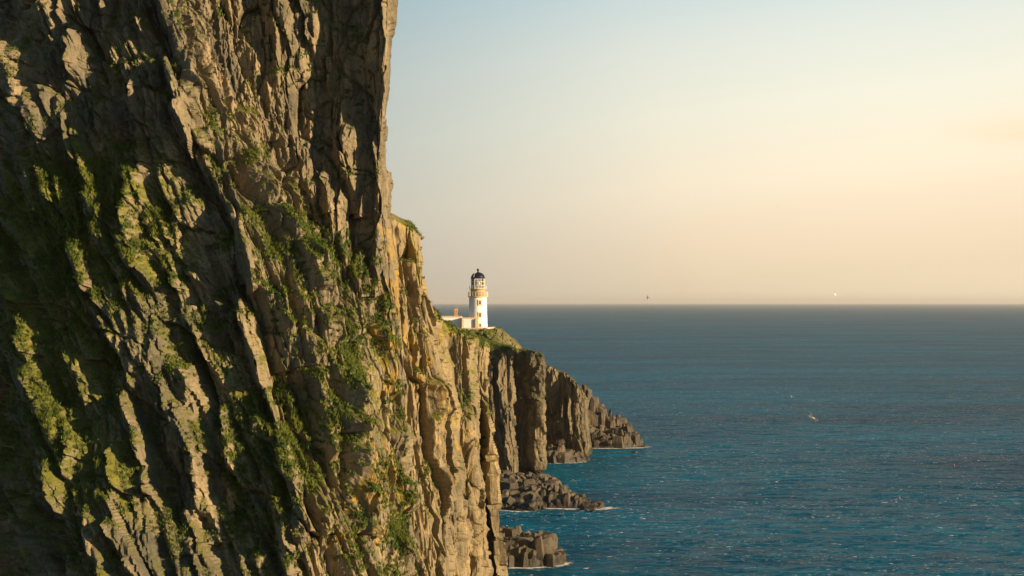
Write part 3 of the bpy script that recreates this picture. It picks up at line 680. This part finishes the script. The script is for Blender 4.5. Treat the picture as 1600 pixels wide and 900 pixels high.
surf([(-6, 403), (2, 398), (8, 404), (15, 403), (21, 402), (24, 404), (27, 407)], 2, 5)
surf([(9, 519), (14, 517), (19, 518), (24.5, 523)], 1.5, 3)
surf([(26, 572), (33, 570), (40, 571), (46, 573), (48, 580)], 1.5, 5)

# ------------------------------------------------------------------ grass on the ledges
def scatter_grass():
    rg = np.random.default_rng(11); co = []; 
    for (W, tn, px, py, moss, (cnt, hgt)) in SCATTER:
        vis = (px > -40) & (px < 1000) & (py > -40) & (py < 960)
        nzv = tn[..., 2]; wgt = np.clip((nzv-.30)/.4, 0, 1)**1.5*np.clip(moss*1.1-.06+fbm(W[..., 0]*.9, W[..., 2]*.6, 5, 4)*1.0, 0, 1)*vis
        wv_ = wgt.ravel(); s_ = wv_.sum()
        if s_ <= 0: continue
        ids = rg.choice(len(wv_), size=cnt, p=wv_/s_); base = W.reshape(-1, 3)[ids]
        nb = 9
        for b_ in range(nb):
            a = rg.random(cnt)*2*np.pi; ln = hgt*(.5+rg.random(cnt)*.8); out_ = ln*(.25+.75*rg.random(cnt)); wd = (.022+.04*rg.random(cnt))*hgt/.36
            r0 = rg.random(cnt)*.34*hgt/.36; dirx, diry = np.cos(a), np.sin(a); sx, sy = -diry, dirx
            p0 = base+np.stack([dirx*r0, diry*r0, -.05+0*a], -1)
            t1 = p0+np.stack([dirx*out_*.45, diry*out_*.45, ln*.75], -1); t2 = p0+np.stack([dirx*out_, diry*out_, ln*(.55+.4*rg.random(cnt))], -1)
            sd_ = np.stack([sx*wd, sy*wd, 0*a], -1)
            co.append(np.stack([p0-sd_, p0+sd_, t1+sd_*.7, t1-sd_*.7], 1)); co.append(np.stack([t1-sd_*.7, t1+sd_*.7, t2+sd_*.1, t2-sd_*.1], 1))
    q = np.concatenate(co); n = len(q)
    o_ = link('grass', fast_mesh('grass', q.reshape(-1, 3), np.arange(n*4).reshape(n, 4), M_GRASS)); tagit(o_, 'tussocks of coarse grass on the cliff ledges', kind='stuff')
scatter_grass()

# ------------------------------------------------------------------ lighthouse
def lathe(prof, seg=40, close=False):
    bm = bmesh.new(); rings = []
    for r_, z in prof: rings.append([bm.verts.new((r_*math.cos(2*math.pi*k/seg), r_*math.sin(2*math.pi*k/seg), z)) for k in range(seg)])
    for a, b_ in zip(rings[:-1], rings[1:]):
        for k in range(seg): bm.faces.new((a[k], a[(k+1) % seg], b_[(k+1) % seg], b_[k]))
    if prof[0][0] > 1e-3: bm.faces.new(rings[0][::-1])
    if prof[-1][0] > 1e-3: bm.faces.new(rings[-1])
    return bm
def addbox(bm, x0, x1, y0, y1, z0, z1, bev=0.0):
    vs = [bm.verts.new(p) for p in ((x0, y0, z0), (x1, y0, z0), (x1, y1, z0), (x0, y1, z0), (x0, y0, z1), (x1, y0, z1), (x1, y1, z1), (x0, y1, z1))]
    fs = [bm.faces.new([vs[i] for i in f]) for f in ((0, 3, 2, 1), (4, 5, 6, 7), (0, 1, 5, 4), (1, 2, 6, 5), (2, 3, 7, 6), (3, 0, 4, 7))]
    if bev:
        es = list({e for f in fs for e in f.edges}); bmesh.ops.bevel(bm, geom=es, offset=bev, segments=1, affect='EDGES')
def box(name, x0, x1, y0, y1, z0, z1, m, parent=None, bev=0.0):
    bm = bmesh.new(); addbox(bm, x0, x1, y0, y1, z0, z1, bev); return from_bm(name, bm, m, parent)
def tube(bm, a, b_, r_, seg=6):
    a, b_ = Vector(a), Vector(b_); d = b_-a; q = d.to_track_quat('Z', 'Y').to_matrix()
    ra = [bm.verts.new(a+q@Vector((r_*math.cos(6.2832*k/seg), r_*math.sin(6.2832*k/seg), 0))) for k in range(seg)]
    rb = [bm.verts.new(b_+q@Vector((r_*math.cos(6.2832*k/seg), r_*math.sin(6.2832*k/seg), 0))) for k in range(seg)]
    for k in range(seg): bm.faces.new((ra[k], ra[(k+1) % seg], rb[(k+1) % seg], rb[k]))
    bm.faces.new(ra[::-1]); bm.faces.new(rb)

DL = 505.0; k_ = DL/F
LX, LY = (746.8-HX)*k_, DL
zp = lambda py: CZ-(py-HY)*k_
ZB = zp(511.5)
lh = bpy.data.objects.new('lighthouse', None); COL.objects.link(lh); lh.location = (LX, LY, ZB)
tagit(lh, 'round white lighthouse with ochre band, glazed lantern and black dome on the headland', 'lighthouse')
H = lambda py: zp(py)-ZB
from_bm('tower', lathe([(2.98, -1.2), (2.95, 0), (2.80, 4.5), (2.72, H(464.5)), (2.72, H(464.0))], 48), M_WHITE, lh, True)
gz = H(463.2)
from_bm('gallery_deck', lathe([(2.75, gz-.35), (3.0, gz-.2), (3.12, gz-.05), (3.12, gz+.08), (2.3, gz+.1)], 48), M_OCHRE_L, lh)
from_bm('lantern_base', lathe([(2.28, gz+.05), (2.28, H(452.5)), (2.35, H(452.0))], 48), M_OCHRE, lh, True)
g2 = H(451.5)
from_bm('lantern_gallery', lathe([(2.35, g2-.18), (2.78, g2-.05), (2.78, g2+.05), (2.0, g2+.08)], 48), M_OCHRE_L, lh)
def railing(r_, z0, h_, n, th):
    for k in range(n):
        a = 2*math.pi*(k+.3)/n
        bm = bmesh.new(); tube(bm, (r_*math.cos(a), r_*math.sin(a), z0), (r_*math.cos(a), r_*math.sin(a), z0+h_), th); from_bm('railing_post', bm, M_IRON, lh)
    for f_ in (.5, 1.0):
        bm = bmesh.new(); seg = 40
        for k in range(seg):
            a, b_ = 2*math.pi*k/seg, 2*math.pi*(k+1)/seg
            tube(bm, (r_*math.cos(a), r_*math.sin(a), z0+h_*f_), (r_*math.cos(b_), r_*math.sin(b_), z0+h_*f_), th*.8, 5)
        from_bm('railing_rail', bm, M_IRON, lh)
railing(3.02, gz+.06, 1.35, 20, .055)
railing(2.68, g2+.04, .85, 16, .04)
ld = H(434.8); lr = 2.08
n = 12
for tier in range(3):
    z0 = g2+.1+(ld-g2-.1)*tier/3; z1 = g2+.1+(ld-g2-.1)*(tier+1)/3
    for k in range(n):
        a0, a1 = 2*math.pi*k/n+.02, 2*math.pi*(k+1)/n-.02
        bm = bmesh.new(); v = [(lr*math.cos(a), lr*math.sin(a), z) for a, z in ((a0, z0+.05), (a1, z0+.05), (a1, z1-.05), (a0, z1-.05))]
        w_ = [(x*.985, y*.985, z) for x, y, z in v]; vv = [bm.verts.new(p) for p in v+w_]
        for f in ((0, 1, 2, 3), (7, 6, 5, 4), (0, 4, 5, 1), (1, 5, 6, 2), (2, 6, 7, 3), (3, 7, 4, 0)): bm.faces.new([vv[i] for i in f])
        from_bm('lantern_pane', bm, M_GLASS, lh)
for k in range(n):
    a = 2*math.pi*k/n
    bm = bmesh.new(); tube(bm, (lr*math.cos(a), lr*math.sin(a), g2), (lr*math.cos(a), lr*math.sin(a), ld), .075); from_bm('glazing_bar', bm, M_IRON, lh)
for tier in (0, 1, 2, 3):
    z0 = g2+.1+(ld-g2-.1)*tier/3
    from_bm('glazing_ring', lathe([(lr-.03, z0-.05), (lr+.05, z0-.05), (lr+.05, z0+.05), (lr-.03, z0+.05)], 24), M_IRON, lh)
from_bm('lens', lathe([(.5, g2+.1), (.75, g2+.5), (.95, g2+1.3), (1.0, g2+1.8), (.85, g2+2.4), (.45, g2+2.9)], 24), M_LENS, lh, True)
dt = H(425.2)-ld
dome = from_bm('dome', lathe([(2.30, ld-.05), (2.32, ld+.08), (2.18, ld+.16)]+[(2.15*math.cos(a), ld+.14+(dt-.14)*math.sin(a)) for a in np.linspace(.12, 1.45, 9)]+[(.3, ld+dt)], 40), M_BLACK, lh, True)
ft = H(418.8)
from_bm('vent_ball', lathe([(.30, ld+dt-.1), (.32, ld+dt+.15), (.20, ld+dt+.25), (.22, ld+dt+.35), (.38, ld+dt+.6), (.36, ld+dt+.85), (.18, ft-.25), (.04, ft-.05)], 16), M_BLACK, dome, True)
bm = bmesh.new()
for k in range(8):
    t0, t1 = k/8*1.35, (k+1)/8*1.35; az = R(-125)
    c_ = lambda t: ((2.2*math.cos(t))*math.cos(az), (2.2*math.cos(t))*math.sin(az), ld+.2+(dt-.05)*math.sin(t))
    tube(bm, c_(t0), c_(t1), .05)
    
from_bm('dome_ladder', bm, M_IRON, dome)
# windows on the tower: facing the camera, slightly to the right
def tower_window(zc, wd, ht, ang):
    rr = 2.86-.012*zc
    wnd = bpy.data.meshes.new('window'); bm = bmesh.new(); addbox(bm, -wd/2-.28, wd/2+.28, -.10, .3, -ht/2-.3, ht/2+.3, .03)
    o_ = from_bm('window', bm, M_OCHRE_L, lh); o_.location = (rr*math.cos(ang), rr*math.sin(ang), zc); o_.rotation_euler = (0, 0, ang+math.pi/2)
    for sx in (-1, 1):
        for sz in (-1, 1):
            box('pane', sx*wd/4-wd/4+.03, sx*wd/4+wd/4-.03, -.125, -.05, sz*ht/4-ht/4+.03, sz*ht/4+ht/4-.03, M_DARKGL, o_)
for zc, h_ in ((H(472.8), 1.15), (H(492.0), 1.15), (H(508.3), .9)): tower_window(zc, .62, h_, R(-90+14))

# ------------------------------------------------------------------ keepers' building
def X_(px): return (px-HX)*k_-LX
bl = bpy.data.objects.new('keepers_building', None); COL.objects.link(bl); bl.location = (LX, LY, ZB)
tagit(bl, 'low white flat-roofed keepers\' building with ochre quoins beside the lighthouse', 'building')
x0, x1 = X_(722.5), X_(747.6); y0 = -4.6
zt = H(497.5)
box('block', x0, x1, y0, y0+4.4, -1.2, zt, M_WHITE, bl)
box('parapet', x0-.12, x1+.12, y0-.12, y0+4.5, zt+.003, zt+.30, M_OCHRE_L, bl, .03)
for cx in (x0-.05, x1-.65):
    for q in range(6):
        z0 = .15+q*(zt-.2)/6; wq = .7 if q % 2 == 0 else .5
        a = cx if cx < x0+1 else x1+.05-wq
        box('quoin', a, a+wq, y0-.05, y0+.4, z0, z0+(zt-.2)/6-.05, M_OCHRE_L, bl, .02)
xs0, xs1 = X_(743.2), X_(748.2)
box('porch', xs0, xs1, y0-.6, y0-.003, -1.2, zt-.02, M_OCHRE_L, bl, .02)
wx0 = X_(690.5); zw = H(495.0)
box('wing', wx0, x0-.01, y0+1.6, y0+6.2, -1.2, zw, M_WHITE, bl)
box('wing_roof', wx0-.2, x0-.13, y0+1.4, y0+6.4, zw+.003, zw+.28, M_OCHRE_L, bl, .03)
bm = bmesh.new(); ch = [X_(709.8), X_(715.2)]
chy = y0+3.2
ch_o = box('chimney', ch[0], ch[1], chy, chy+1.0, zw+.2, H(484.5), M_CHIM, bl, .03)
box('chimney_cap', ch[0]-.08, ch[1]+.08, chy-.08, chy+1.08, H(484.5)+.003, H(484.0)+.15, M_OCHRE_L, ch_o, .02)
for q in (.28, .78):
    xx = ch[0]+(ch[1]-ch[0])*q; bmx = lathe([(.13, H(484)+.1), (.16, H(484)+.2), (.12, H(484)+.8 if q > .5 else H(484)+.45)], 10)
    o_ = from_bm('chimney_pot', bmx, M_CHIM, ch_o); o_.location = (xx, chy+.5, 0)
for pxw in (697, 703.5):
    wn = box('window', X_(pxw)-.42, X_(pxw)+.42, y0+1.52, y0+1.62, 1.0, 2.3, M_OCHRE_L, bl)
    box('pane', X_(pxw)-.32, X_(pxw)+.32, y0+1.49, y0+1.54, 1.08, 2.22, M_DARKGL, wn)
# second, distant wing edge seen past the rocks
# terrace wall
tw = bpy.data.objects.new('terrace_wall', None); COL.objects.link(tw); tw.location = (LX, LY, ZB)
tagit(tw, 'low pale stone wall of the terrace below the lighthouse and building', 'wall')
tz = H(511.8)
def wall_run(xa, ya, xb, yb, z0, z1, th=.35):
    v = Vector((xb-xa, yb-ya, 0)); L_ = v.length; ang = math.atan2(v.y, v.x); n_ = max(1, round(L_/1.6))
    for q in range(n_):
        for r_ in range(2):
            h_ = (z1-z0)/2; off = .0 if r_ == 0 else 0
            o_ = box('stone', q*L_/n_+.015, (q+1)*L_/n_-.015, -th/2+random.uniform(-.02, .02), th/2, z0+r_*h_+.01, z0+(r_+1)*h_-.01, M_STONE, tw, .02)
            o_.location = (xa, ya, 0); o_.rotation_euler = (0, 0, ang)
    o_ = box('coping', -.03, L_+.03, -th/2-.06, th/2+.06, z1, z1+.12, M_OCHRE_L, tw, .02); o_.location = (xa, ya, 0); o_.rotation_euler = (0, 0, ang)
wall_run(X_(721), -5.9, X_(757), -5.9, H(518.5), tz-.1)
wall_run(X_(757)+.02, -5.9, X_(773), 1.5, H(518.0), tz+.05)
box('terrace_floor', X_(720), X_(757), -5.7, 4, H(517), H(513), M_STONE, tw)

# ------------------------------------------------------------------ gulls
def wing_mesh(side, span, m, name='wing', lift=.25, sweep=.15):
    n = 9; top = []; bm = bmesh.new(); rows = []
    for i in range(n):
        q = i/(n-1); x = side*span*q; z = lift*span*math.sin(min(1, q*1.5)*math.pi/2)*.5 - (q > .5)*(q-.5)*lift*span*.5
        yc = .04-sweep*span*max(0, q-.4)*1.6+.06*math.sin(q*math.pi)
        ch_ = (.26*(1-q)**.5+.03)*span/.65*.6
        row = []
        for s_, zz in ((.45, 0), (.1, .018*(1-q)), (-.55, 0), (-.1, -.012*(1-q))): row.append(bm.verts.new((x, yc+s_*ch_, z+zz)))
        rows.append(row)
    for a, b_ in zip(rows[:-1], rows[1:]):
        for k in range(4): bm.faces.new((a[k], a[(k+1) % 4], b_[(k+1) % 4], b_[k]))
    bm.faces.new(rows[0]); bm.faces.new(rows[-1][::-1]); me = bpy.data.meshes.new(name); bmesh.ops.recalc_face_normals(bm, faces=bm.faces); bm.to_mesh(me); bm.free(); me.materials.append(m); return me
def gull(loc, head, bank, lift, label, white=True, sc=1.0):
    g = bpy.data.objects.new('seagull', None); COL.objects.link(g); g.location = loc; g.rotation_euler = (R(bank[1]), R(bank[0]), R(head)); g.scale = (sc,)*3
    tagit(g, label, 'bird', 'sea birds in flight')
    mb = M_FEATH if white else M_FEATHB; mw = M_FEATHG if white else M_FEATHB
    bm = bmesh.new(); prof = [(-.30, .004, -.01), (-.24, .035, 0), (-.12, .065, 0), (0, .078, -.005), (.12, .070, 0), (.20, .048, .015), (.25, .044, .03), (.30, .038, .03), (.335, .012, .022)]; rings = []
    for y, r_, z in prof: rings.append([bm.verts.new((r_*math.cos(6.2832*k/10), y, z+r_*.9*math.sin(6.2832*k/10))) for k in range(10)])
    for a, b_ in zip(rings[:-1], rings[1:]):
        for k in range(10): bm.faces.new((a[k], a[(k+1) % 10], b_[(k+1) % 10], b_[k]))
    bm.faces.new(rings[0]); bm.faces.new(rings[-1][::-1]); from_bm('body', bm, mb, g, True)
    bm = bmesh.new(); vs = [bm.verts.new(p) for p in ((-.03, -.22, .01), (.03, -.22, .01), (.09, -.44, 0), (0, -.46, 0), (-.09, -.44, 0), (-.03, -.22, -.01), (.03, -.22, -.01), (.09, -.44, -.01), (0, -.46, -.01), (-.09, -.44, -.01))]
    for f in ((0, 1, 2, 3, 4), (9, 8, 7, 6, 5), (0, 5, 6, 1), (1, 6, 7, 2), (2, 7, 8, 3), (3, 8, 9, 4), (4, 9, 5, 0)): bm.faces.new([vs[i] for i in f])
    from_bm('tail', bm, mb, g)
    bm = bmesh.new(); tube(bm, (0, .32, .022), (0, .39, .012), .011, 5); from_bm('beak', bm, M_BEAK, g)
    for s_ in (-1, 1): link('wing', wing_mesh(s_, .65, mw if not white else M_FEATH, lift=lift), g)
    return g
def at(px, py, d): return Vector(P(px, py, d))
gull(at(1269, 653, 112), 60, (35, 20), .55, 'large white gull gliding low over the open sea, wings spread')
gull(at(1237, 620, 330), -20, (10, 0), .9, 'small pale gull above the water, a little beyond the large gliding gull')
gull(at(1012, 465, 330), 90, (75, 0), .5, 'dark bird just above the horizon in the middle of the view', white=False, sc=.8)
gull(at(1305, 461, 330), 120, (40, 0), .8, 'tiny white bird just above the horizon, right of the dark bird')
gull(at(1217, 323, 520), 20, (20, 0), .5, 'tiny speck of a bird high in the empty sky above the horizon', white=False, sc=.9)
gull(at(872, 659, 500), 200, (10, 0), .8, 'white gull flying in front of the dark headland wall', sc=1.1)

# ------------------------------------------------------------------ floats
def buoy(px, py, r_, label):
    d = base_d(py); b_ = bpy.data.objects.new('buoy', None); COL.objects.link(b_); b_.location = (wx(px, d), d, 0); tagit(b_, label, 'buoy', 'pink marker buoys on the water')
    from_bm('float', lathe([(.02, -.5*r_), (.7*r_, -.3*r_), (r_, .1*r_), (.9*r_, .6*r_), (.45*r_, 1.0*r_), (.18*r_, 1.15*r_), (.16*r_, 1.35*r_)], 16), M_PINK, b_, True)
    from_bm('mooring_eye', lathe([(.10*r_, 1.34*r_), (.22*r_, 1.42*r_), (.10*r_, 1.55*r_)], 10), M_IRON, b_)
buoy(1490.5, 728, .34, 'pink marker buoy on the water, the nearer the horizon of the two')
buoy(1405, 779, .30, 'small pink marker buoy on the water, the nearer of the two')

# ------------------------------------------------------------------ air
HZ = True
if HZ:
    bm = bmesh.new(); addbox(bm, -62000, 62000, -3000, 62000, -6, 150); 
    m = bpy.data.materials.new('haze'); m.use_nodes = True; t = m.node_tree; t.nodes.clear()
    o2 = t.nodes.new('ShaderNodeOutputMaterial'); pv = t.nodes.new('ShaderNodeVolumePrincipled'); pv.inputs['Density'].default_value = 3.0e-5
    pv.inputs['Color'].default_value = (.9, .9, .9, 1); pv.inputs['Anisotropy'].default_value = 0.2; t.links.new(pv.outputs[0], o2.inputs['Volume'])
    o_ = from_bm('haze', bm, m); o_['kind'] = 'stuff'; o_['label'] = 'thin warm sea haze towards the horizon'
